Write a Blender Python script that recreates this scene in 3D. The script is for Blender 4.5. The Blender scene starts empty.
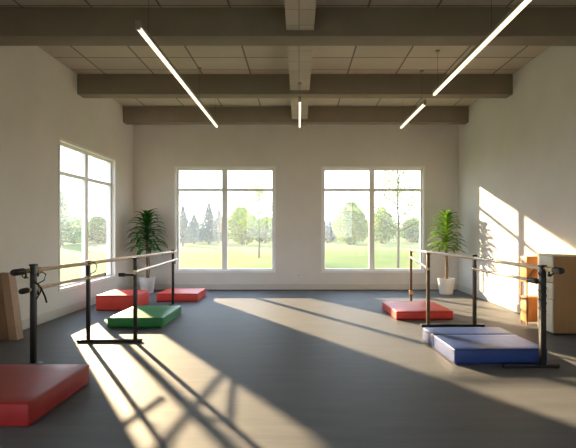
import bpy, bmesh, math, random
from mathutils import Vector, Matrix
PI = math.pi
sc = bpy.context.scene
C = sc.collection
random.seed(7)

# ------------------------------------------------------------------ materials
def hexcol(r, g, b):
    f = lambda v: ((v/255)/12.92) if v/255 <= 0.04045 else (((v/255)+0.055)/1.055)**2.4
    return (f(r), f(g), f(b), 1)

def mat(name, col, rough=0.6, metal=0.0, var=0.12, scale=6.0, bump=0.1, bscale=None, stretch=(1,1,1), spec=0.5, col2=None, coat=0.0):
    m = bpy.data.materials.new(name); m.use_nodes = True
    nt = m.node_tree; n = nt.nodes; l = nt.links
    p = n['Principled BSDF']
    p.inputs['Roughness'].default_value = rough
    p.inputs['Metallic'].default_value = metal
    p.inputs['Specular IOR Level'].default_value = spec
    p.inputs['Coat Weight'].default_value = coat
    tc = n.new('ShaderNodeTexCoord'); mp = n.new('ShaderNodeMapping'); mp.inputs['Scale'].default_value = stretch
    l.new(tc.outputs['Object'], mp.inputs['Vector'])
    nz = n.new('ShaderNodeTexNoise'); nz.inputs['Scale'].default_value = scale; nz.inputs['Detail'].default_value = 6
    nz.inputs['Roughness'].default_value = 0.6
    l.new(mp.outputs['Vector'], nz.inputs['Vector'])
    cr = n.new('ShaderNodeValToRGB'); cr.color_ramp.elements[0].position = 0.3; cr.color_ramp.elements[1].position = 0.7
    c = Vector(col[:3])
    a = c*(1-var); b = c*(1+var) if col2 is None else Vector(col2[:3])
    cr.color_ramp.elements[0].color = (*a, 1); cr.color_ramp.elements[1].color = (min(b[0],1), min(b[1],1), min(b[2],1), 1)
    l.new(nz.outputs['Fac'], cr.inputs['Fac']); l.new(cr.outputs['Color'], p.inputs['Base Color'])
    if bump:
        nb = n.new('ShaderNodeTexNoise'); nb.inputs['Scale'].default_value = bscale or scale*6; nb.inputs['Detail'].default_value = 4
        l.new(mp.outputs['Vector'], nb.inputs['Vector'])
        bp = n.new('ShaderNodeBump'); bp.inputs['Strength'].default_value = bump; bp.inputs['Distance'].default_value = 0.02
        l.new(nb.outputs['Fac'], bp.inputs['Height']); l.new(bp.outputs['Normal'], p.inputs['Normal'])
    return m

def grid_mat(name, col, line, bw, bh, mortar, rough=0.9, offset=0.0, axes='XY', var=0.06):
    """painted board / block surface with thin joints"""
    m = mat(name, col, rough, var=var, scale=1.3, bump=0.12, bscale=60)
    nt = m.node_tree; n = nt.nodes; l = nt.links; p = n['Principled BSDF']
    tc = n.new('ShaderNodeTexCoord'); sp = n.new('ShaderNodeSeparateXYZ'); cb = n.new('ShaderNodeCombineXYZ')
    l.new(tc.outputs['Object'], sp.inputs[0])
    l.new(sp.outputs[axes[0]], cb.inputs['X']); l.new(sp.outputs[axes[1]], cb.inputs['Y'])
    bk = n.new('ShaderNodeTexBrick'); bk.inputs['Scale'].default_value = 1.0
    bk.inputs['Brick Width'].default_value = bw; bk.inputs['Row Height'].default_value = bh
    bk.inputs['Mortar Size'].default_value = mortar; bk.offset = offset; bk.inputs['Mortar Smooth'].default_value = 0.3
    bk.inputs['Color1'].default_value = (1,1,1,1); bk.inputs['Color2'].default_value = (0.84,0.84,0.84,1)
    bk.inputs['Mortar'].default_value = (line, line, line, 1); bk.inputs['Bias'].default_value = 0.2
    l.new(cb.outputs[0], bk.inputs['Vector'])
    mx = n.new('ShaderNodeMix'); mx.data_type = 'RGBA'; mx.blend_type = 'MULTIPLY'; mx.inputs['Factor'].default_value = 1
    src = p.inputs['Base Color'].links[0].from_socket
    l.new(src, mx.inputs['A']); l.new(bk.outputs['Color'], mx.inputs['B']); l.new(mx.outputs['Result'], p.inputs['Base Color'])
    return m

def emis(name, col, s):
    m = bpy.data.materials.new(name); m.use_nodes = True
    p = m.node_tree.nodes['Principled BSDF']
    p.inputs['Base Color'].default_value = (.8,.8,.8,1)
    p.inputs['Emission Color'].default_value = col; p.inputs['Emission Strength'].default_value = s
    return m

def leaf_mat(name, c1, c2, trans=0.4, scale=4, rough=0.4):
    m = bpy.data.materials.new(name); m.use_nodes = True
    nt = m.node_tree; n = nt.nodes; l = nt.links; n.clear()
    out = n.new('ShaderNodeOutputMaterial'); p = n.new('ShaderNodeBsdfPrincipled'); t = n.new('ShaderNodeBsdfTranslucent')
    mx = n.new('ShaderNodeMixShader'); mx.inputs[0].default_value = trans
    p.inputs['Roughness'].default_value = rough
    tc = n.new('ShaderNodeTexCoord'); nz = n.new('ShaderNodeTexNoise'); nz.inputs['Scale'].default_value = scale
    l.new(tc.outputs['Object'], nz.inputs['Vector'])
    cr = n.new('ShaderNodeValToRGB'); cr.color_ramp.elements[0].position = .35; cr.color_ramp.elements[1].position = .65
    cr.color_ramp.elements[0].color = c1; cr.color_ramp.elements[1].color = c2
    l.new(nz.outputs['Fac'], cr.inputs['Fac']); l.new(cr.outputs['Color'], p.inputs['Base Color']); l.new(cr.outputs['Color'], t.inputs['Color'])
    l.new(p.outputs[0], mx.inputs[1]); l.new(t.outputs[0], mx.inputs[2]); l.new(mx.outputs[0], out.inputs[0])
    return m

def glass_mat():
    m = bpy.data.materials.new('window_glass'); m.use_nodes = True
    nt = m.node_tree; n = nt.nodes; l = nt.links; n.clear()
    out = n.new('ShaderNodeOutputMaterial'); t = n.new('ShaderNodeBsdfTransparent'); g = n.new('ShaderNodeBsdfGlossy')
    g.inputs['Roughness'].default_value = 0.02; t.inputs['Color'].default_value = (.97,.98,.97,1)
    lw = n.new('ShaderNodeLayerWeight'); pw = n.new('ShaderNodeMath'); pw.operation = 'POWER'; pw.inputs[1].default_value = 5
    fr = n.new('ShaderNodeMath'); fr.operation = 'MULTIPLY_ADD'; fr.inputs[1].default_value = .5; fr.inputs[2].default_value = .03
    l.new(lw.outputs['Facing'], pw.inputs[0]); l.new(pw.outputs[0], fr.inputs[0])
    nz = n.new('ShaderNodeTexNoise'); nz.inputs['Scale'].default_value = 1.2
    bp = n.new('ShaderNodeBump'); bp.inputs['Strength'].default_value = .02
    l.new(nz.outputs['Fac'], bp.inputs['Height']); l.new(bp.outputs[0], g.inputs['Normal'])
    mx = n.new('ShaderNodeMixShader'); l.new(fr.outputs[0], mx.inputs[0]); l.new(t.outputs[0], mx.inputs[1]); l.new(g.outputs[0], mx.inputs[2])
    l.new(mx.outputs[0], out.inputs[0])
    return m

M = {}
M['wall'] = mat('wall_plaster', (.73,.705,.68), .85, var=.05, scale=.9, bump=.12, bscale=30)
M['wall_white'] = mat('rear_plaster', (.72,.69,.65), .85, var=.03, scale=.9, bump=.1, bscale=30)
M['base'] = mat('baseboard_paint', (.62,.59,.55), .5, var=.03, bump=0)
M['gap'] = mat('skirting_joint', (.03,.03,.035), .7, var=.1, bump=0)
M['ceiling'] = grid_mat('ceiling_boards', (.60,.535,.44), .30, .9, .6, .016, axes='XY')
M['beam'] = mat('beam_paint', (.25,.21,.165), .8, var=.08, scale=2, bump=.15, bscale=40)
M['cbeam'] = grid_mat('centre_beam_blocks', (.52,.465,.385), .6, .6, .42, .010, axes='XY')
M['trimw'] = mat('window_paint', (.84,.84,.83), .4, var=.03, bump=0)
M['sill'] = mat('sill_paint', (.78,.77,.75), .4, var=.03, bump=0)
M['glass'] = glass_mat()
M['black'] = mat('black_powder_coat', (.020,.018,.017), .38, .3, var=.2, scale=20, bump=.05)
M['post'] = mat('sunlit_black_steel', (.11,.075,.048), .36, .55, var=.15, scale=20, bump=.04)  # black post metal, brown sunlight put into its colour
M['rubber'] = mat('black_rubber', (.012,.012,.012), .6, var=.2, bump=.1)
M['wood_rail'] = mat('pale_beech', (.66,.50,.31), .32, var=.18, scale=5, bump=.05, stretch=(12,1,12), coat=.3)
M['brass'] = mat('brass_clamp', (.52,.40,.22), .3, .8, var=.1, bump=0)
M['strap'] = mat('black_webbing', (.02,.018,.016), .8, var=.2, scale=60, bump=.3)
M['red'] = mat('red_vinyl', (.34,.018,.016), .42, var=.10, scale=3, bump=.15, bscale=7)
M['red2'] = mat('bright_red_vinyl', (.74,.065,.045), .42, var=.08, scale=3, bump=.15, bscale=7)
M['green'] = mat('green_vinyl', (.018,.23,.05), .42, var=.1, scale=3, bump=.15, bscale=7)
M['blue'] = mat('blue_vinyl', (.017,.048,.20), .42, var=.08, scale=3, bump=.15, bscale=7)
M['redseam'] = mat('dark_red_piping', (.30,.012,.012), .5, bump=0)
M['greenseam'] = mat('dark_green_piping', (.012,.16,.03), .5, bump=0)
M['blueseam'] = mat('navy_piping', (.012,.022,.12), .5, bump=0)
M['pot'] = mat('white_glazed_pot', (.74,.73,.72), .3, var=.02, bump=.02, coat=.3)
M['soil'] = mat('potting_soil', (.035,.022,.014), .95, var=.4, scale=30, bump=.6)
M['bark'] = mat('cane_bark', (.20,.135,.075), .8, var=.25, scale=12, bump=.4, stretch=(1,1,5))
M['leafL'] = leaf_mat('shaded_green_leaf', (.018,.085,.012,1), (.04,.18,.022,1), .25, 6)  # shade on the left plant put into its leaf colour
M['leafR'] = leaf_mat('sunlit_green_leaf', (.09,.22,.02,1), (.24,.40,.06,1), .35, 6)  # sunlight on the right plant put into its leaf colour
M['cabwood'] = mat('oak_veneer', (.35,.185,.07), .5, var=.08, scale=3, bump=.08, stretch=(14,14,1))
M['cabcream'] = mat('cream_laminate', (.74,.66,.50), .45, var=.03, bump=0)
M['orange'] = mat('honey_pine', (.50,.235,.07), .5, var=.15, scale=3, bump=.08, stretch=(14,14,1))
M['board'] = mat('leaning_plywood', (.21,.115,.06), .55, var=.14, scale=3, bump=.08, stretch=(14,14,1))
M['boardedge'] = mat('plywood_edge', (.36,.215,.12), .55, var=.1, scale=3, bump=.05, stretch=(1,1,14))
M['metalw'] = mat('aluminium_profile', (.45,.42,.38), .4, .6, var=.03, bump=0)
M['tube'] = emis('warm_led_diffuser', (1,.80,.55,1), 1.9)
M['plastic'] = mat('white_plastic', (.75,.73,.70), .4, var=.02, bump=0)
M['grass'] = mat('meadow_grass', (.100,.135,.042), .95, var=.06, scale=.25, bump=.3, bscale=3, col2=(.135,.165,.055), spec=.1)
M['treebark'] = mat('tree_bark', (.16,.13,.10), .9, var=.2, scale=4, bump=.4)
M['leafA'] = leaf_mat('spring_leaves', (.20,.29,.07,1), (.30,.38,.11,1), .55, .8, .9)
M['leafB'] = leaf_mat('bluish_needles', (.14,.20,.20,1), (.17,.23,.23,1), .5, .8, .8)
M['leafC'] = leaf_mat('olive_leaves', (.18,.26,.10,1), (.24,.32,.13,1), .55, .8, .7)

def floor_mat():
    m = bpy.data.materials.new('grey_sports_floor'); m.use_nodes = True
    nt = m.node_tree; n = nt.nodes; l = nt.links; p = n['Principled BSDF']
    tc = n.new('ShaderNodeTexCoord'); mp = n.new('ShaderNodeMapping'); mp.inputs['Scale'].default_value = (.5, 3.2, 1)
    l.new(tc.outputs['Object'], mp.inputs['Vector'])
    nz = n.new('ShaderNodeTexNoise'); nz.inputs['Scale'].default_value = 2.2; nz.inputs['Detail'].default_value = 8; nz.inputs['Roughness'].default_value = .65
    l.new(mp.outputs[0], nz.inputs['Vector'])
    cr = n.new('ShaderNodeValToRGB'); cr.color_ramp.elements[0].position = .3; cr.color_ramp.elements[1].position = .75
    cr.color_ramp.elements[0].color = (.105,.108,.115,1); cr.color_ramp.elements[1].color = (.155,.157,.163,1)
    l.new(nz.outputs['Fac'], cr.inputs['Fac']); l.new(cr.outputs[0], p.inputs['Base Color'])
    r = n.new('ShaderNodeMapRange'); p.inputs['Specular IOR Level'].default_value = .22; r.inputs['To Min'].default_value = .45; r.inputs['To Max'].default_value = .65
    l.new(nz.outputs['Fac'], r.inputs['Value']); l.new(r.outputs[0], p.inputs['Roughness'])
    nb = n.new('ShaderNodeTexNoise'); nb.inputs['Scale'].default_value = 9; nb.inputs['Detail'].default_value = 5
    l.new(mp.outputs[0], nb.inputs['Vector'])
    bp = n.new('ShaderNodeBump'); bp.inputs['Strength'].default_value = .12; bp.inputs['Distance'].default_value = .01
    l.new(nb.outputs['Fac'], bp.inputs['Height']); l.new(bp.outputs[0], p.inputs['Normal'])
    return m
M['floor'] = floor_mat()

# ------------------------------------------------------------------ mesh helpers
def box(bm, x0, x1, y0, y1, z0, z1, bevel=0, seg=2):
    r = bmesh.ops.create_cube(bm, size=1.0)
    vs = r['verts']
    for v in vs:
        v.co = Vector(((x0+x1)/2 + v.co.x*(x1-x0), (y0+y1)/2 + v.co.y*(y1-y0), (z0+z1)/2 + v.co.z*(z1-z0)))
    if bevel:
        es = list({e for v in vs for e in v.link_edges})
        bmesh.ops.bevel(bm, geom=es, offset=bevel, segments=seg, affect='EDGES', profile=.5)

def bar(bm, a, b, r, n=14, r2=None):
    a = Vector(a); b = Vector(b); d = b-a; L = d.length
    q = d.to_track_quat('Z', 'Y').to_matrix().to_4x4()
    bmesh.ops.create_cone(bm, cap_ends=True, segments=n, radius1=r, radius2=r if r2 is None else r2, depth=L,
                          matrix=Matrix.Translation((a+b)/2) @ q)

def tube(bm, pts, r, n=8, rads=None):
    pts = [Vector(p) for p in pts]; rings = []
    up = Vector((0,0,1))
    for i, p in enumerate(pts):
        t = (pts[min(i+1,len(pts)-1)] - pts[max(i-1,0)]).normalized()
        u = t.cross(up if abs(t.z) < .95 else Vector((1,0,0))).normalized(); v = t.cross(u)
        rr = rads[i] if rads else r
        rings.append([bm.verts.new(p + (u*math.cos(2*PI*k/n) + v*math.sin(2*PI*k/n))*rr) for k in range(n)])
    for i in range(len(rings)-1):
        for k in range(n):
            bm.faces.new((rings[i][k], rings[i][(k+1)%n], rings[i+1][(k+1)%n], rings[i+1][k]))
    bm.faces.new(rings[0][::-1]); bm.faces.new(rings[-1])

def lathe(bm, prof, n=32, c=(0,0,0)):
    rings = []
    for r, z in prof:
        if r <= 0: rings.append([bm.verts.new((c[0], c[1], c[2]+z))])
        else: rings.append([bm.verts.new((c[0]+r*math.cos(2*PI*k/n), c[1]+r*math.sin(2*PI*k/n), c[2]+z)) for k in range(n)])
    for a, b in zip(rings, rings[1:]):
        for k in range(n):
            k2 = (k+1) % n
            if len(a) == 1 and len(b) == 1: continue
            if len(a) == 1: bm.faces.new((a[0], b[k2], b[k]))
            elif len(b) == 1: bm.faces.new((a[k], a[k2], b[0]))
            else: bm.faces.new((a[k], a[k2], b[k2], b[k]))

def obj(name, bm, m, parent=None, smooth=False):
    bmesh.ops.recalc_face_normals(bm, faces=bm.faces)
    me = bpy.data.meshes.new(name); bm.to_mesh(me); bm.free()
    me.materials.append(m)
    if smooth:
        for p in me.polygons: p.use_smooth = True
        try: me.set_sharp_from_angle(angle=math.radians(40))
        except Exception: pass
    o = bpy.data.objects.new(name, me); C.objects.link(o)
    if parent: o.parent = parent
    return o
def B(): return bmesh.new()
def boxobj(name, dims, m, parent=None, bevel=0):
    bm = B(); box(bm, *dims, bevel=bevel); return obj(name, bm, m, parent, smooth=bevel > 0)
def thing(name, label, cat, loc=(0,0,0), rz=0, group=None):
    o = bpy.data.objects.new(name, None); C.objects.link(o); o.empty_display_size = .1
    o.location = loc; o.rotation_euler = (0,0,rz); o['label'] = label; o['category'] = cat
    if group: o['group'] = group
    return o
def tag(o, label, cat, group=None, kind=None):
    o['label'] = label; o['category'] = cat
    if group: o['group'] = group
    if kind: o['kind'] = kind
    return o
def struct(o): o['kind'] = 'structure'; return o
def copy_tree(o, parent=None):
    c = o.copy(); C.objects.link(c); c.parent = parent
    for ch in [k for k in bpy.data.objects if k.parent == o]: copy_tree(ch, c)
    return c

# ------------------------------------------------------------------ room shell
XL, XR, YB, YR, ZC = -4.125, 3.975, 11.6, -3.2, 4.40
TH = 0.18
SILL, HEAD = 0.475, 3.05
struct(boxobj('floor', (XL-TH, XR+TH, YR-TH, YB+TH, -.12, 0), M['floor']))
struct(boxobj('ceiling', (XL-TH, XR+TH, YR-TH, YB+TH, ZC, ZC+.2), M['ceiling']))

def wall_with(name, axis, face, out, a0, a1, openings, m):
    """axis 'x' = wall runs along x at y=face; 'y' = runs along y at x=face. out=+1/-1: side thickness grows."""
    bm = B()
    f0, f1 = sorted((face, face+out*TH))
    def bx(s0, s1, z0, z1):
        if s1-s0 < 1e-4 or z1-z0 < 1e-4: return
        if axis == 'x': box(bm, s0, s1, f0, f1, z0, z1)
        else: box(bm, f0, f1, s0, s1, z0, z1)
    cur = a0
    for (s0, s1, z0, z1) in openings:
        bx(cur, s0, 0, ZC); bx(s0, s1, 0, z0); bx(s0, s1, z1, ZC); cur = s1
    bx(cur, a1, 0, ZC)
    return struct(obj(name, bm, m))
W1 = (-3.075, -.625); W2 = (.60, 3.10); WL = (8.0, 10.38)
WN = (-1.6, 1.2)      # unseen left-wall window, added behind the camera for fill light
wall_with('wall_back', 'x', YB, 1, XL-TH, XR+TH, [(W1[0],W1[1],SILL,HEAD),(W2[0],W2[1],SILL,HEAD)], M['wall'])
wall_with('wall_left', 'y', XL, -1, YR, YB, [(WN[0],WN[1],SILL,HEAD),(WL[0],WL[1],SILL,HEAD)], M['wall'])
wall_with('wall_right', 'y', XR, 1, YR, YB, [], M['wall'])
wall_with('wall_rear', 'x', YR, -1, XL-TH, XR+TH, [(W1[0],W1[1],SILL,HEAD),(W2[0],W2[1],SILL,HEAD)], M['wall_white'])  # rear openings are unseen, added to let in sky fill

def window(n, axis, face, out, s0, s1, ang_mull=None):
    root = bpy.data.objects.new('window_%d' % n, None); C.objects.link(root); root['kind'] = 'structure'
    d0 = face + out*.07; d1 = face + out*.14            # frame depth
    def bb(bm, a, b, z0, z1, e0=d0, e1=d1):
        lo, hi = sorted((e0, e1))
        if axis == 'x': box(bm, a, b, lo, hi, z0, z1)
        else: box(bm, lo, hi, a, b, z0, z1)
    fw = .05
    bm = B()
    bb(bm, s0, s0+fw, SILL, HEAD); bb(bm, s1-fw, s1, SILL, HEAD)
    bb(bm, s0+fw, s1-fw, HEAD-fw, HEAD); bb(bm, s0+fw, s1-fw, SILL, SILL+fw)
    obj('window_frame', bm, M['trimw'], root)
    mid = (s0+s1)/2 - .02
    bm = B(); bb(bm, mid-.065, mid+.065, SILL+fw, HEAD-fw); obj('mullion', bm, M['trimw'], root)
    zt = 2.51
    for a, b in ((s0+fw, mid-.065), (mid+.065, s1-fw)):
        bm = B(); bb(bm, a, b, zt-.03, zt+.03); obj('transom', bm, M['trimw'], root)
        for z0, z1 in ((SILL+fw, zt-.03), (zt+.03, HEAD-fw)):
            bm = B(); bb(bm, a, b, z0, z1, face+out*.100, face+out*.108); obj('pane', bm, M['glass'], root)
    # slim sill board and head/jamb liner
    bm = B(); bb(bm, s0, s1, SILL-.001, SILL+.014, face-out*.02, d0); obj('window_sill', bm, M['sill'], root)
    return root
window(1, 'x', YB, 1, *W1); window(2, 'x', YB, 1, *W2); window(3, 'y', XL, -1, *WL)
window(4, 'y', XL, -1, *WN); window(5, 'x', YR, -1, *W1); window(6, 'x', YR, -1, *W2)  # windows added out of view to brighten the room

def casing(n, axis, face, out, s0, s1):
    bm = B(); w = .045
    lo, hi = sorted((face, face-out*.012))
    def bb(a, b, z0, z1):
        if axis == 'x': box(bm, a, b, lo, hi, z0, z1)
        else: box(bm, lo, hi, a, b, z0, z1)
    bb(s0-w, s0, SILL-w, HEAD+w); bb(s1, s1+w, SILL-w, HEAD+w); bb(s0, s1, HEAD, HEAD+w); bb(s0, s1, SILL-w, SILL)
    return struct(obj('trim_%d' % n, bm, M['trimw']))
casing(1, 'x', YB, 1, *W1); casing(2, 'x', YB, 1, *W2); casing(3, 'y', XL, -1, *WL)

# baseboards
bh = .15
struct(boxobj('baseboard_back', (XL+.015, XR-.015, YB-.015, YB, .012, bh), M['base']))
struct(boxobj('baseboard_left', (XL, XL+.015, YR, YB, .012, bh), M['base']))
struct(boxobj('baseboard_right', (XR-.015, XR, YR, YB, .012, bh), M['base']))
struct(boxobj('trim_4', (XL+.012, XR-.012, YB-.02, YB, 0, .012), M['gap']))

# ceiling beams
k = 5
for y0, y1 in ((-1.25,-.93), (1.17,1.49), (3.6,3.92), (6.03,6.36), (8.62,8.88), (10.86,11.1)):
    struct(boxobj('trim_%d' % k, (XL, XR, y0, y1, 4.02, ZC), M['beam'], bevel=.012)); k += 1
for y0, y1 in ((-3.2,-1.25), (-.93,1.17), (1.49,3.6), (3.92,6.03), (6.36,8.62), (8.88,10.86), (11.1,11.6)):
    struct(boxobj('trim_%d' % k, (-.165, .195, y0, y1, 4.095, ZC), M['cbeam'])); k += 1

# ------------------------------------------------------------------ pendant strip lights
def strip(x, y0, y1, label, cables, w=.036):
    z = 3.75
    t = thing('linear_pendant_light', label, 'ceiling light', (x, (y0+y1)/2, z), group='linear pendant lights')
    h = (y1-y0)/2
    boxobj('housing', (-w/2-.006, w/2+.006, -h, h, .012, .065), M['metalw'], t, bevel=.004)
    boxobj('diffuser', (-w/2, w/2, -h+.02, h-.02, -.022, .012), M['tube'], t)
    boxobj('end_cap', (-w/2-.008, w/2+.008, -h-.012, -h+.02, -.026, .068), M['metalw'], t)
    boxobj('end_cap', (-w/2-.008, w/2+.008, h-.02, h+.012, -.026, .068), M['metalw'], t)
    for cy, top in cables:
        bm = B(); bar(bm, (0, cy-(y0+y1)/2, .065), (0, cy-(y0+y1)/2, top-z), .002, 6); cb = obj('suspension_cable', bm, M['black'], t)
        bm = B(); bar(bm, (0, cy-(y0+y1)/2, top-z-.03), (0, cy-(y0+y1)/2, top-z), .035, 16); obj('ceiling_cup', bm, M['metalw'], cb)
strip(-1.785, 5.14, 10.1, 'single long white linear pendant light hanging on the left side', ((5.5,ZC),(8.3,ZC),(9.9,ZC)))
strip(0.015, 8.05, 10.1, 'short linear pendant light hanging directly under the central beam', ((8.2,4.095),(9.9,4.095)))
strip(2.24, 3.2, 7.70, 'long nearer linear pendant light on the right, cut by the top of the photo', ((3.4,ZC),(5.4,ZC),(7.5,ZC)))
strip(2.24, 8.25, 10.2, 'short farther linear pendant light on the right, beyond the gap', ((8.45,ZC),(10.0,ZC)))

# ------------------------------------------------------------------ mats
def mat_thing(name, label, cat, x0, x1, y0, y1, h, m, seam, rz=0, folds=(), group='floor mats'):
    cx, cy = (x0+x1)/2, (y0+y1)/2
    t = thing(name, label, cat, (cx, cy, 0), rz, group)
    hx, hy = (x1-x0)/2, (y1-y0)/2
    bm = B()
    segs = [-hy] + [-hy + f*(y1-y0) for f in folds] + [hy]
    for i, (a, b) in enumerate(zip(segs, segs[1:])):
        bm = B()
        g0 = .003 if i > 0 else 0; g1 = .003 if i < len(segs)-2 else 0
        box(bm, -hx, hx, a+g0, b-g1, .004, h, bevel=.016, seg=3)
        # gentle pillow on top
        bmesh.ops.subdivide_edges(bm, edges=[e for e in bm.edges if e.calc_length() > .3], cuts=6, use_grid_fill=True)
        for v in bm.verts:
            u = 1-(v.co.x/hx)**2; w = 1-((v.co.y-(a+b)/2)/((b-a)/2))**2
            if v.co.z > h-.002: v.co.z += .006*max(0,u)*max(0,w)
        obj('cushion', bm, m, t, smooth=True)
    # piping along the top and bottom rim
    for z in (.018, h-.012):
        bm = B(); r = .005; e = .003
        q = [(-hx-e+.012,-hy-e,z),(hx+e-.012,-hy-e,z),(hx+e,-hy-e+.012,z),(hx+e,hy+e-.012,z),(hx+e-.012,hy+e,z),(-hx-e+.012,hy+e,z),(-hx-e,hy+e-.012,z),(-hx-e,-hy-e+.012,z)]
        for a, b in zip(q, q[1:]+q[:1]): bar(bm, a, b, r, 6)
        obj('piping', bm, seam, t)
    return t
mat_thing('gym_mat', 'large red vinyl mat in the left foreground, cut off by the frame', 'mat', -3.75, -2.05, 3.52, 4.54, .19, M['red'], M['redseam'], 0)
mat_thing('gym_mat', 'green vinyl mat lying beside the left barre', 'mat', -2.94, -2.095, 7.1, 8.27, .155, M['green'], M['greenseam'], 0)
mat_thing('gym_mat', 'thick red mat standing highest, next to the left wall window', 'mat', -3.77, -3.04, 8.6, 9.42, .29, M['red2'], M['redseam'], 0)
mat_thing('gym_mat', 'red mat by the back wall under the left end of the left back window', 'mat', -2.98, -2.12, 9.68, 10.55, .175, M['red2'], M['redseam'], 0)
mat_thing('gym_mat', 'thin bright red mat on the right, behind the blue mat', 'mat', 1.60, 2.56, 7.74, 8.84, .145, M['red2'], M['redseam'], .04)
mat_thing('gym_mat', 'blue folding mat beside the right barre', 'mat', 1.71, 2.77, 5.18, 6.36, .17, M['blue'], M['blueseam'], .035, folds=(.62,))

# ------------------------------------------------------------------ ballet barres
def post(root, x, y, h, w, m, base=None, foot_r=.09):
    bm = B(); box(bm, x-w/2, x+w/2, y-w/2, y+w/2, .01 if base else .03, h, bevel=.006); p = obj('post', bm, m, root, smooth=True)
    bm = B(); box(bm, x-w/2-.006, x+w/2+.006, y-w/2-.006, y+w/2+.006, h-.004, h+.018, bevel=.004); obj('post_cap', bm, M['rubber'], p, smooth=True)
    if base:
        bm = B(); lathe(bm, [(0,0),(foot_r,0),(foot_r,.008),(w*.8,.016),(0,.016)], 28, (x,y,0)); obj('base_plate', bm, M['black'], root, smooth=True)
    return p
def rail(root, a, b, r=.024):
    bm = B(); bar(bm, a, b, r, 18); return obj('rail', bm, M['wood_rail'], root, smooth=True)
def cap(par, a, b, r=.043):
    a = Vector(a); b = Vector(b); d = (b-a).normalized(); L = (b-a).length
    bm = B(); q = d.to_track_quat('Z','Y').to_matrix()
    bb = B(); lathe(bm, [(0,0),(r*.8,0),(r,.012),(r,L-.02),(r*.75,L),(0,L)], 20)
    bb.free()
    for v in bm.verts: v.co = q @ v.co + a
    obj('end_cap', bm, M['rubber'], par, smooth=True)
def clamp(root, p, d, r=.034, L=.05):
    p = Vector(p); d = Vector(d).normalized()
    bm = B(); bar(bm, p-d*L/2, p+d*L/2, r, 18); c = obj('clamp', bm, M['brass'], root, smooth=True)
    bm = B(); bar(bm, p+Vector((0,0,-.02)), p+Vector((0,0,-.06)), .010, 10)
    bmesh.ops.create_icosphere(bm, subdivisions=2, radius=.016, matrix=Matrix.Translation(p+Vector((0,0,-.065))))
    obj('knob', bm, M['black'], c, smooth=True)
def foot(root, x0, x1, y, h=.035, w=.06):
    bm = B(); box(bm, x0, x1, y-w/2, y+w/2, .006, .006+h, bevel=.006); f = obj('foot', bm, M['black'], root, smooth=True)
    for x in (x0+.03, x1-.03):
        bm = B(); lathe(bm, [(0,0),(.028,0),(.028,.008),(0,.008)], 16, (x,y,0)); obj('rubber_pad', bm, M['rubber'], f)
def strap(root, pts, r=.006):
    bm = B(); tube(bm, pts, r, 6); return obj('strap', bm, M['strap'], root, smooth=True)
def loop(c, rx, rz, ph=0, tw=.0, n=14, ax='y'):
    out = []
    for i in range(n+1):
        a = ph + 2*PI*i/n*.92
        out.append((c[0]+rx*math.cos(a), c[1]+tw*math.sin(a*.5), c[2]+rz*math.sin(a)))
    return out

# left barre
L = thing('ballet_barre', 'freestanding ballet barre with two wooden rails on the left side', 'ballet barre', (-2.6, 6.21, 0), group='ballet barres')
Lo = Vector((-2.6, 6.21, 0))
def P(x, y, z, o=Lo): return (x-o.x, y-o.y, z-o.z)
A = (-2.975,5.2); Bp = (-2.82,6.21); Cp = (-2.19,6.21); D = (-2.53,9.32)
for (x,y),h,w,m,b in ((A,1.10,.055,M['black'],True),(Bp,1.075,.046,M['black'],False),(Cp,1.115,.046,M['black'],False),(D,1.085,.046,M['black'],True)):
    post(L, x-Lo.x, y-Lo.y, h, w, m, b)
foot(L, -2.97-Lo.x, -2.10-Lo.x, 0)
a = Vector(P(A[0]-.04, A[1], 1.045)); b = Vector(P(Bp[0], Bp[1], 1.055)); d = Vector(P(D[0], D[1], 1.06))
u = (b-a).normalized(); v = (d-b).normalized()
r1 = rail(L, a-u*.10, b); cap(r1, a-u*.09, a-u*.25, .037)
r2 = rail(L, b, d+v*.20); clamp(L, b, v); clamp(L, d, v); clamp(L, a+u*.12, u); clamp(L, a-u*.06, u, .028)
a2 = Vector(P(A[0]-.02, A[1], .835)); b2 = Vector(P(Bp[0]-.005, Bp[1], .862)); u2 = (b2-a2).normalized()
r3 = rail(L, a2-u2*.08, b2+u2*.38, .021); cap(r3, a2-u2*.06, a2-u2*.17, .032); clamp(L, b2, u2, .030); clamp(L, a2+u2*.10, u2, .028)
cap(r3, b2+u2*.36, b2+u2*.40, .026)
c2 = Vector(P(Cp[0], Cp[1], .935)); d2 = Vector(P(D[0]+.04, D[1], .90)); w2 = (d2-c2).normalized()
r4 = rail(L, c2-w2*.05, d2+w2*.22, .021); clamp(L, c2, w2, .030); clamp(L, d2, w2, .028)
# short black stub on post C pointing to the left
bm = B(); bar(bm, P(Cp[0]-.14, Cp[1], .90), P(Cp[0], Cp[1], .90), .016, 12); bar(bm, P(Cp[0]-.22, Cp[1], .90), P(Cp[0]-.14, Cp[1], .90), .026, 14)
obj('lock_handle', bm, M['rubber'], L, smooth=True)
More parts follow.
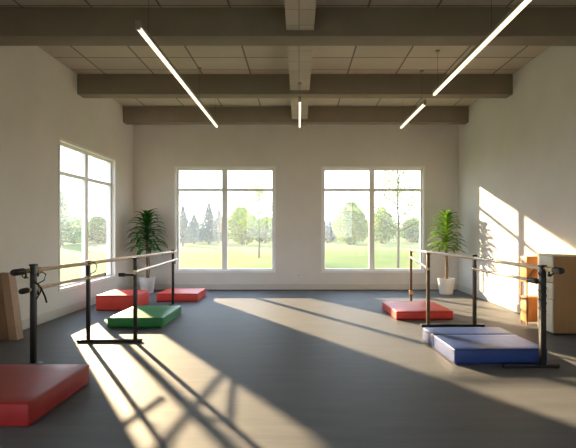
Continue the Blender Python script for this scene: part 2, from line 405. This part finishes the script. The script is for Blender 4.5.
# straps round post A
x0, y0, _ = P(A[0], A[1], 0)
strap(L, [(x0-.03,y0-.05,1.04),(x0+.05,y0-.06,1.0),(x0+.10,y0+.0,1.03),(x0+.11,y0+.05,1.00),(x0+.09,y0+.05,.93),(x0+.05,y0,.90)], .007)
strap(L, [(x0+.03,y0-.05,.93),(x0+.08,y0-.055,.90),(x0+.12,y0-.05,.84),(x0+.15,y0-.04,.76),(x0+.17,y0-.04,.69)], .010)
strap(L, [(x0+.12,y0-.05,.86),(x0+.10,y0-.05,.80),(x0+.06,y0-.05,.73)], .008)
strap(L, [(x0-.08,y0-.05,1.02),(x0-.10,y0-.05,.99),(x0-.07,y0-.05,.965),(x0-.03,y0-.05,.97)], .006)
xb, yb, _ = P(Bp[0], Bp[1], 0)
strap(L, [(xb,yb-.04,1.05),(xb+.10,yb-.035,1.07),(xb+.13,yb-.03,1.02),(xb+.11,yb-.03,.95),(xb+.04,yb-.035,.91)], .007)

# right barre
Ro = Vector((2.4, 7.19, 0))
R = thing('ballet_barre', 'freestanding ballet barre with two wooden rails on the right side', 'ballet barre', Ro, group='ballet barres')
def Q(x, y, z): return P(x, y, z, Ro)
p1 = (2.33,9.66); p2 = (2.0,7.19); p3 = (2.72,7.19); p4 = (2.655,5.06)
for (x,y),h,w,m,bs in ((p1,1.09,.048,M['post'],True),(p2,1.125,.050,M['post'],False),(p3,1.10,.050,M['post'],False),(p4,1.10,.058,M['black'],False)):
    post(R, x-Ro.x, y-Ro.y, h, w, m, bs)
foot(R, 1.89-Ro.x, 2.87-Ro.x, 0)
foot(R, 2.22-Ro.x, 2.83-Ro.x, 5.06-Ro.y, .03)
a = Vector(Q(*p1, 1.085)); b = Vector(Q(*p3, 1.065)); c = Vector(Q(p4[0]+.02, p4[1], 1.10-.02))
u = (b-a).normalized(); v = (c-b).normalized()
rail(R, a-u*.12, b); clamp(R, a, u); clamp(R, b, u)
r6 = rail(R, b, c+v*.24); cap(r6, c+v*.20, c+v*.36, .034); clamp(R, c-v*.07, v, .03); clamp(R, c+v*.10, v, .028)
a2 = Vector(Q(*p3, .895)); c2 = Vector(Q(p4[0]+.005, p4[1]+.30, .925)); v2 = (c2-a2).normalized()
r7 = rail(R, a2-v2*.10, c2, .020); cap(r7, c2-v2*.02, c2+v2*.20, .032); clamp(R, a2, v2, .030)
a3 = Vector(Q(*p1, .93)); c3 = Vector(Q(*p2, .90)); v3 = (c3-a3).normalized()
rail(R, a3-v3*.12, c3+v3*.05, .020); clamp(R, a3, v3, .03)
bm = B(); box(bm, p1[0]-Ro.x-.036, p1[0]-Ro.x+.036, p1[1]-Ro.y-.036, p1[1]-Ro.y+.036, .16, .24, bevel=.004); obj('height_collar', bm, M['brass'], R)
# straps wound round the near post
x4, y4, _ = Q(*p4, 0)
pts = []
for i in range(90):
    an = i*.42; zz = 1.06 - i*.0062
    pts.append((x4+(.036+.004*math.sin(i*.9))*math.cos(an), y4+.038*math.sin(an), zz + .012*math.sin(i*.37)))
strap(R, pts, .007)
strap(R, [(x4-.03,y4-.05,1.06),(x4+.03,y4-.06,1.09),(x4+.09,y4-.05,1.07),(x4+.10,y4-.04,1.03),(x4+.05,y4-.05,1.0)], .010)

# ------------------------------------------------------------------ plants
def plant(label, x, y, lw, lm, seed, top, r_leaf, droop):
    rnd = random.Random(seed)
    t = thing('potted_dracaena', label, 'potted plant', (x, y, 0), group='potted dracaenas')
    bm = B(); lathe(bm, [(0,0),(.135,0),(.15,.01),(.195,.35),(.20,.37),(.19,.375),(.178,.36),(.172,.31),(0,.31)], 40); obj('pot', bm, M['pot'], t, smooth=True)
    bm = B(); lathe(bm, [(0,.30),(.173,.315),(.12,.325),(0,.335)][::-1], 30); obj('soil', bm, M['soil'], t, smooth=True)
    bm = B()
    tube(bm, [(0,0,.30),(.01,.0,.6),(-.005,.01,.9),(0,0,top-.55),(0,0,top-.22)], .02, 10, [.026,.022,.02,.018,.008])
    tube(bm, [(.03,.02,.30),(.05,.03,.55),(.035,.03,.85),(.02,.01,1.15)], .013, 8, [.016,.014,.013,.008])
    obj('stem', bm, M['bark'], t, smooth=True)
    bm = B()
    def leaf(z, az, Ln, el, w):
        prev = None; n = 9
        pos = Vector((0,0,z)) ; ang = el
        hd = Vector((math.cos(az), math.sin(az), 0)); sd = Vector((-hd.y, hd.x, 0))
        for i in range(n+1):
            f = i/n
            ww = w*(math.sin(PI*min(1,(f*.86+.14)))**.7)
            if f == 1: ww = .002
            nrm = (hd*-math.sin(ang) + Vector((0,0,1))*math.cos(ang))
            cur = (bm.verts.new(pos - sd*ww + nrm*ww*.35), bm.verts.new(pos), bm.verts.new(pos + sd*ww + nrm*ww*.35))
            if prev:
                bm.faces.new((prev[0],prev[1],cur[1],cur[0])); bm.faces.new((prev[1],prev[2],cur[2],cur[1]))
            prev = cur
            pos = pos + (hd*math.cos(ang) + Vector((0,0,1))*math.sin(ang))*Ln/n
            ang -= droop*(.25+f)*.30
    zb = 1.0; zt = top-.22; N = 72
    for i in range(N):
        f = i/(N-1)
        z = zb + (zt-zb)*f**.95
        az = i*2.39996 + rnd.uniform(-.25,.25)
        el = .22 + .80*f**1.8 + rnd.uniform(-.12,.12)
        Ln = r_leaf*(1.18 - .45*f**2)*rnd.uniform(.88,1.1)
        leaf(z, az, Ln, el, lw+.007*rnd.random())
    for i in range(7):
        leaf(zt+.01, i*2.4, .27*rnd.uniform(.8,1.05), 1.2+rnd.uniform(-.15,.15), .034)
    obj('foliage', bm, lm, t, smooth=True)
    return t
plant('dracaena with shade-darkened green leaves in a white pot in the left back corner', -3.62, 11.05, .046, M['leafL'], 3, 2.02, .48, .80)
plant('dracaena with sun-lightened green leaves in a white pot in the right back corner', 3.44, 10.85, .052, M['leafR'], 11, 2.0, .43, .70)

# ------------------------------------------------------------------ cabinets on the right wall
cb = thing('storage_cabinet', 'wooden storage cabinet with cream doors against the right wall', 'cabinet', (3.605, 6.60, 0))
boxobj('carcass', (.022, .368, .0, .42, .03, 1.125), M['cabwood'], cb, bevel=.004)
boxobj('worktop', (-.004, .368, -.01, .43, 1.125, 1.15), M['cabcream'], cb, bevel=.003)
boxobj('plinth', (.03, .36, .01, .41, 0, .03), M['black'], cb)
for z0, z1 in ((.035,.50),(.51,.74),(.75,1.12)):
    dr = boxobj('door', (.0, .02, .005, .415, z0, z1), M['cabcream'], cb, bevel=.003)
    bm = B(); bar(bm, (-.012,.10,(z0+z1)/2), (-.012,.20,(z0+z1)/2), .005, 8); bar(bm, (0,.11,(z0+z1)/2), (-.012,.11,(z0+z1)/2), .004, 8); bar(bm, (0,.19,(z0+z1)/2), (-.012,.19,(z0+z1)/2), .004, 8)
    obj('handle', bm, M['metalw'], dr)
sh = thing('open_shelf', 'honey coloured open wooden shelf unit just behind the cabinet', 'shelf', (3.585, 7.31, 0))
boxobj('lower_box', (0, .37, 0, .22, .05, .44), M['orange'], sh, bevel=.004)
boxobj('upper_box', (0, .37, 0, .22, .67, 1.08), M['orange'], sh, bevel=.004)
for x in (0, .35):
    for y in (0, .20):
        boxobj('post', (x, x+.02, y, y+.02, 0, .67), M['orange'], sh)
bm = B(); bar(bm, (.05,-.03,.76), (.13,-.03,.88), .028, 14); bar(bm, (.09,0,.82), (.09,-.03,.82), .010, 8); obj('grip', bm, M['board'], sh, smooth=True)

# leaning board on the left wall
lb = thing('wooden_panel', 'brown wooden panel leaning on the left wall behind the barre end', 'wooden panel', (-3.94, 6.30, 0))
def wedge(name, x0b, x1b, x0t, x1t, y0, y1, h, m):
    bm = B(); vs = [bm.verts.new(p) for p in ((x0b,y0,0),(x1b,y0,0),(x1b,y1,0),(x0b,y1,0),(x0t,y0,h),(x1t,y0,h),(x1t,y1,h),(x0t,y1,h))]
    for f in ((3,2,1,0),(4,5,6,7),(0,1,5,4),(1,2,6,5),(2,3,7,6),(3,0,4,7)): bm.faces.new([vs[i] for i in f])
    return obj(name, bm, m, lb)
wedge('panel', -.18, .00, -.18, -.11, 0, .16, .91, M['board'])
wedge('edge_band', .00, .11, -.11, -.01, .005, .155, .91, M['boardedge'])

# wall socket
ws = thing('wall_socket', 'small white wall socket low on the back wall between windows', 'socket', (0, YB, .37))
boxobj('cover_plate', (-.045, .045, -.010, 0, -.045, .045), M['plastic'], ws, bevel=.004)
for x in (-.018, .018):
    boxobj('socket_hole', (x-.006, x+.006, -.0115, -.009, -.008, .008), M['gap'], ws)

# ------------------------------------------------------------------ outdoors
gz = -.3
bm = B(); bmesh.ops.create_grid(bm, x_segments=60, y_segments=60, size=150, matrix=Matrix.Translation((0, 60, gz)))
struct(tag(obj('ground', bm, M['grass']), 'open sunlit meadow outside the windows', 'meadow', kind='structure'))

hz = bpy.data.materials.new('low_haze'); hz.use_nodes = True
hn = hz.node_tree.nodes; hn.clear(); ho = hn.new('ShaderNodeOutputMaterial'); hv = hn.new('ShaderNodeVolumeScatter')
hv.inputs['Color'].default_value = (.97,.98,1,1); hv.inputs['Density'].default_value = .0065; hv.inputs['Anisotropy'].default_value = .2
hz.node_tree.links.new(hv.outputs[0], ho.inputs['Volume'])
hb = boxobj('haze_bank', (-48, 34, 33, 50, gz+.02, 9), hz)
tag(hb, 'thin bright haze lying over the meadow in front of the far trees', 'haze', kind='stuff')

def blob_leaves(bm, c, rad, n, size, rnd, hollow=.35):
    for _ in range(n):
        while True:
            p = Vector((rnd.uniform(-1,1), rnd.uniform(-1,1), rnd.uniform(-1,1)))
            if hollow < p.length < 1: break
        q = Vector((c[0]+p.x*rad[0], c[1]+p.y*rad[1], c[2]+p.z*rad[2]))
        d = Vector((rnd.gauss(0,1), rnd.gauss(0,1), rnd.gauss(0,1))).normalized()
        e = d.orthogonal().normalized(); f = d.cross(e); s = size*rnd.uniform(.6,1.3)
        bm.faces.new([bm.verts.new(q + e*s*a + f*s*b*.7) for a, b in ((-1,0),(0,-1),(1,0),(0,1))])

def broad_tree(x, y, h, r, lm, label, seed, n=2600):
    rnd = random.Random(seed)
    r *= 1.12; t = thing('broadleaf_tree', label, 'tree', (x, y, gz), group='trees at the far edge of the meadow')
    bm = B(); tube(bm, [(0,0,0),(.1,0,h*.3),(0,0,h*.6),(0,0,h*.85)], .1, 8, [r*.09,r*.07,r*.05,r*.02]); obj('trunk', bm, M['treebark'], t)
    bm = B()
    for i in range(9):
        a = rnd.uniform(0,2*PI); f = rnd.random()
        cz = h*(.22+.58*f); rr = r*(.85-.55*max(0,f-.3))
        blob_leaves(bm, (math.cos(a)*r*.40*(1-f*.7), math.sin(a)*r*.40*(1-f*.7), cz), (rr*.70, rr*.70, h*.19), n//9, r*.075, rnd, .5)
    blob_leaves(bm, (0,0,h*.42), (r*.85,r*.85,h*.42), n//2, r*.075, rnd, .6)
    obj('foliage', bm, lm, t)
def conifer(x, y, h, r, lm, label, seed, n=3000):
    rnd = random.Random(seed)
    r *= 1.45; t = thing('conifer_tree', label, 'tree', (x, y, gz), group='trees at the far edge of the meadow')
    bm = B(); tube(bm, [(0,0,0),(0,0,h*.9)], .1, 8, [r*.08,r*.02]); obj('trunk', bm, M['treebark'], t)
    bm = B()
    for i in range(12):
        f = i/11; blob_leaves(bm, (0,0,h*(.12+.83*f)), (r*(1-f*.93), r*(1-f*.93), h*.06), int(n*(1.3-f)/11), r*.07, rnd, .2)
    obj('foliage', bm, lm, t)
def young_tree(x, y, h, sp, label, seed, nl):
    rnd = random.Random(seed)
    t = thing('young_tree', label, 'tree', (x, y, gz), group='young trees on the meadow')
    bm = B(); lf = B()
    tube(bm, [(0,0,0),(.03,0,h*.3),(-.02,.02,h*.6),(.02,0,h*.97)], .05, 8, [.06,.05,.035,.01])
    for i in range(26):
        f = .30 + .62*i/25; a = i*2.4
        L_ = sp*(1.25-f)*1.7*rnd.uniform(.7,1.1)
        p0 = Vector((0,0,h*f)); e = .25+.65*f
        p1 = p0 + Vector((math.cos(a)*math.cos(e), math.sin(a)*math.cos(e), math.sin(e)))*L_*.55
        p2 = p1 + Vector((math.cos(a+.3)*math.cos(e+.1), math.sin(a+.3)*math.cos(e+.1), math.sin(e+.1)))*L_*.5
        tube(bm, [p0,p1,p2], .02, 5, [.028,.016,.005])
        for q in (p1, (p1+p2)/2, p2):
            blob_leaves(lf, q, (sp*.30,sp*.30,sp*.24), nl//78, .050, rnd, 0)
    obj('trunk', bm, M['treebark'], t); obj('foliage', lf, M['leafA'], t)

def px(p, y): return (p-299)/464*y
# hedge along the field edge
rnd = random.Random(5); bm = B()
for i in range(60):
    x = -42 + i*1.25
    blob_leaves(bm, (x+rnd.uniform(-.4,.4), 72+rnd.uniform(-.3,.3), gz+1.5), (1.3,1.0,1.7+rnd.uniform(-.3,.6)), 170, .2, rnd, .1)
tag(obj('hedge', bm, M['leafC']), 'long low hedge along the far edge of the meadow', 'hedge')
conifer(px(62,54), 54, 6.2, 1.7, M['leafC'], 'tall tree seen at the near edge of the left wall window', 21)
broad_tree(px(74,60), 60, 4.2, 2.0, M['leafA'], 'round tree in the nearer pane of the left wall window', 22)
broad_tree(px(98,65), 65, 3.9, 2.4, M['leafC'], 'broad bushy tree in the farther pane of the left wall window', 23)
conifer(px(183,53), 53, 4.6, 1.1, M['leafB'], 'bluish conifer at the left edge of the left back window', 24)
conifer(px(194,61), 61, 3.9, 1.2, M['leafB'], 'lower bluish conifer, second from the left in the left back window', 25)
conifer(px(209,58), 58, 5.2, 1.3, M['leafB'], 'tallest bluish conifer in the left pane of the left back window', 26)
conifer(px(219,63), 63, 4.6, 1.1, M['leafB'], 'bluish conifer beside the mullion of the left back window', 27)
broad_tree(px(242,56), 56, 4.9, 2.3, M['leafA'], 'light green round tree in the right pane of the left back window', 28)
broad_tree(px(265,63), 63, 4.2, 1.8, M['leafC'], 'bushy tree at the right edge of the left back window', 29)
broad_tree(px(328,64), 64, 3.9, 1.5, M['leafB'], 'dark bluish tree at the left edge of the right back window', 30)
broad_tree(px(350,57), 57, 5.8, 2.3, M['leafA'], 'big light green tree in the left pane of the right back window', 31, 3600)
broad_tree(px(382,62), 62, 5.2, 2.0, M['leafA'], 'light green tree just right of the right back window mullion', 32)
broad_tree(px(413,67), 67, 4.4, 2.0, M['leafC'], 'round tree at the right edge of the right back window', 33)
young_tree(px(398,22), 22, 5.7, 1.3, 'tall slender young tree close outside the right back window', 41, 2800)
young_tree(px(259,30), 30, 4.6, 1.25, 'small slender young tree seen in the left back window', 42, 2600)

# ------------------------------------------------------------------ light
w = bpy.data.worlds.new('sky'); sc.world = w; w.use_nodes = True
nt = w.node_tree; bg = nt.nodes['Background']
tc = nt.nodes.new('ShaderNodeTexCoord'); sp = nt.nodes.new('ShaderNodeSeparateXYZ'); nt.links.new(tc.outputs['Generated'], sp.inputs[0])
cr = nt.nodes.new('ShaderNodeValToRGB'); nt.links.new(sp.outputs['Z'], cr.inputs['Fac'])
cr.color_ramp.elements[0].position = 0; cr.color_ramp.elements[0].color = (.92,.965,1,1)
cr.color_ramp.elements[1].position = .6; cr.color_ramp.elements[1].color = (.55,.73,1,1)
nt.links.new(cr.outputs['Color'], bg.inputs['Color'])
bg.inputs['Strength'].default_value = 5.2
sun = bpy.data.lights.new('sun', 'SUN'); sun.energy = 27; sun.angle = math.radians(1.0); sun.color = (1,.74,.45)
so = bpy.data.objects.new('sun', sun); C.objects.link(so)
dv = Vector((.532, -.845, -.300)); so.rotation_euler = dv.to_track_quat('-Z','Y').to_euler(); so.location = (-8, 20, 8)

cam = bpy.data.cameras.new('camera'); co = bpy.data.objects.new('camera', cam); C.objects.link(co)
co.location = (0,0,1.5); co.rotation_euler = (PI/2, 0, 0)
cam.sensor_width = 36; cam.lens = 29.0; cam.shift_x = -11/576; cam.shift_y = 6/576; cam.clip_start = .05; cam.clip_end = 500
sc.camera = co
sc.view_settings.view_transform = 'Standard'; sc.view_settings.look = 'None'; sc.view_settings.gamma = 1
sc.view_settings.use_curve_mapping = False; sc.view_settings.exposure = 0.0
sc.cycles.max_bounces = 10; sc.cycles.diffuse_bounces = 6; sc.cycles.transparent_max_bounces = 16
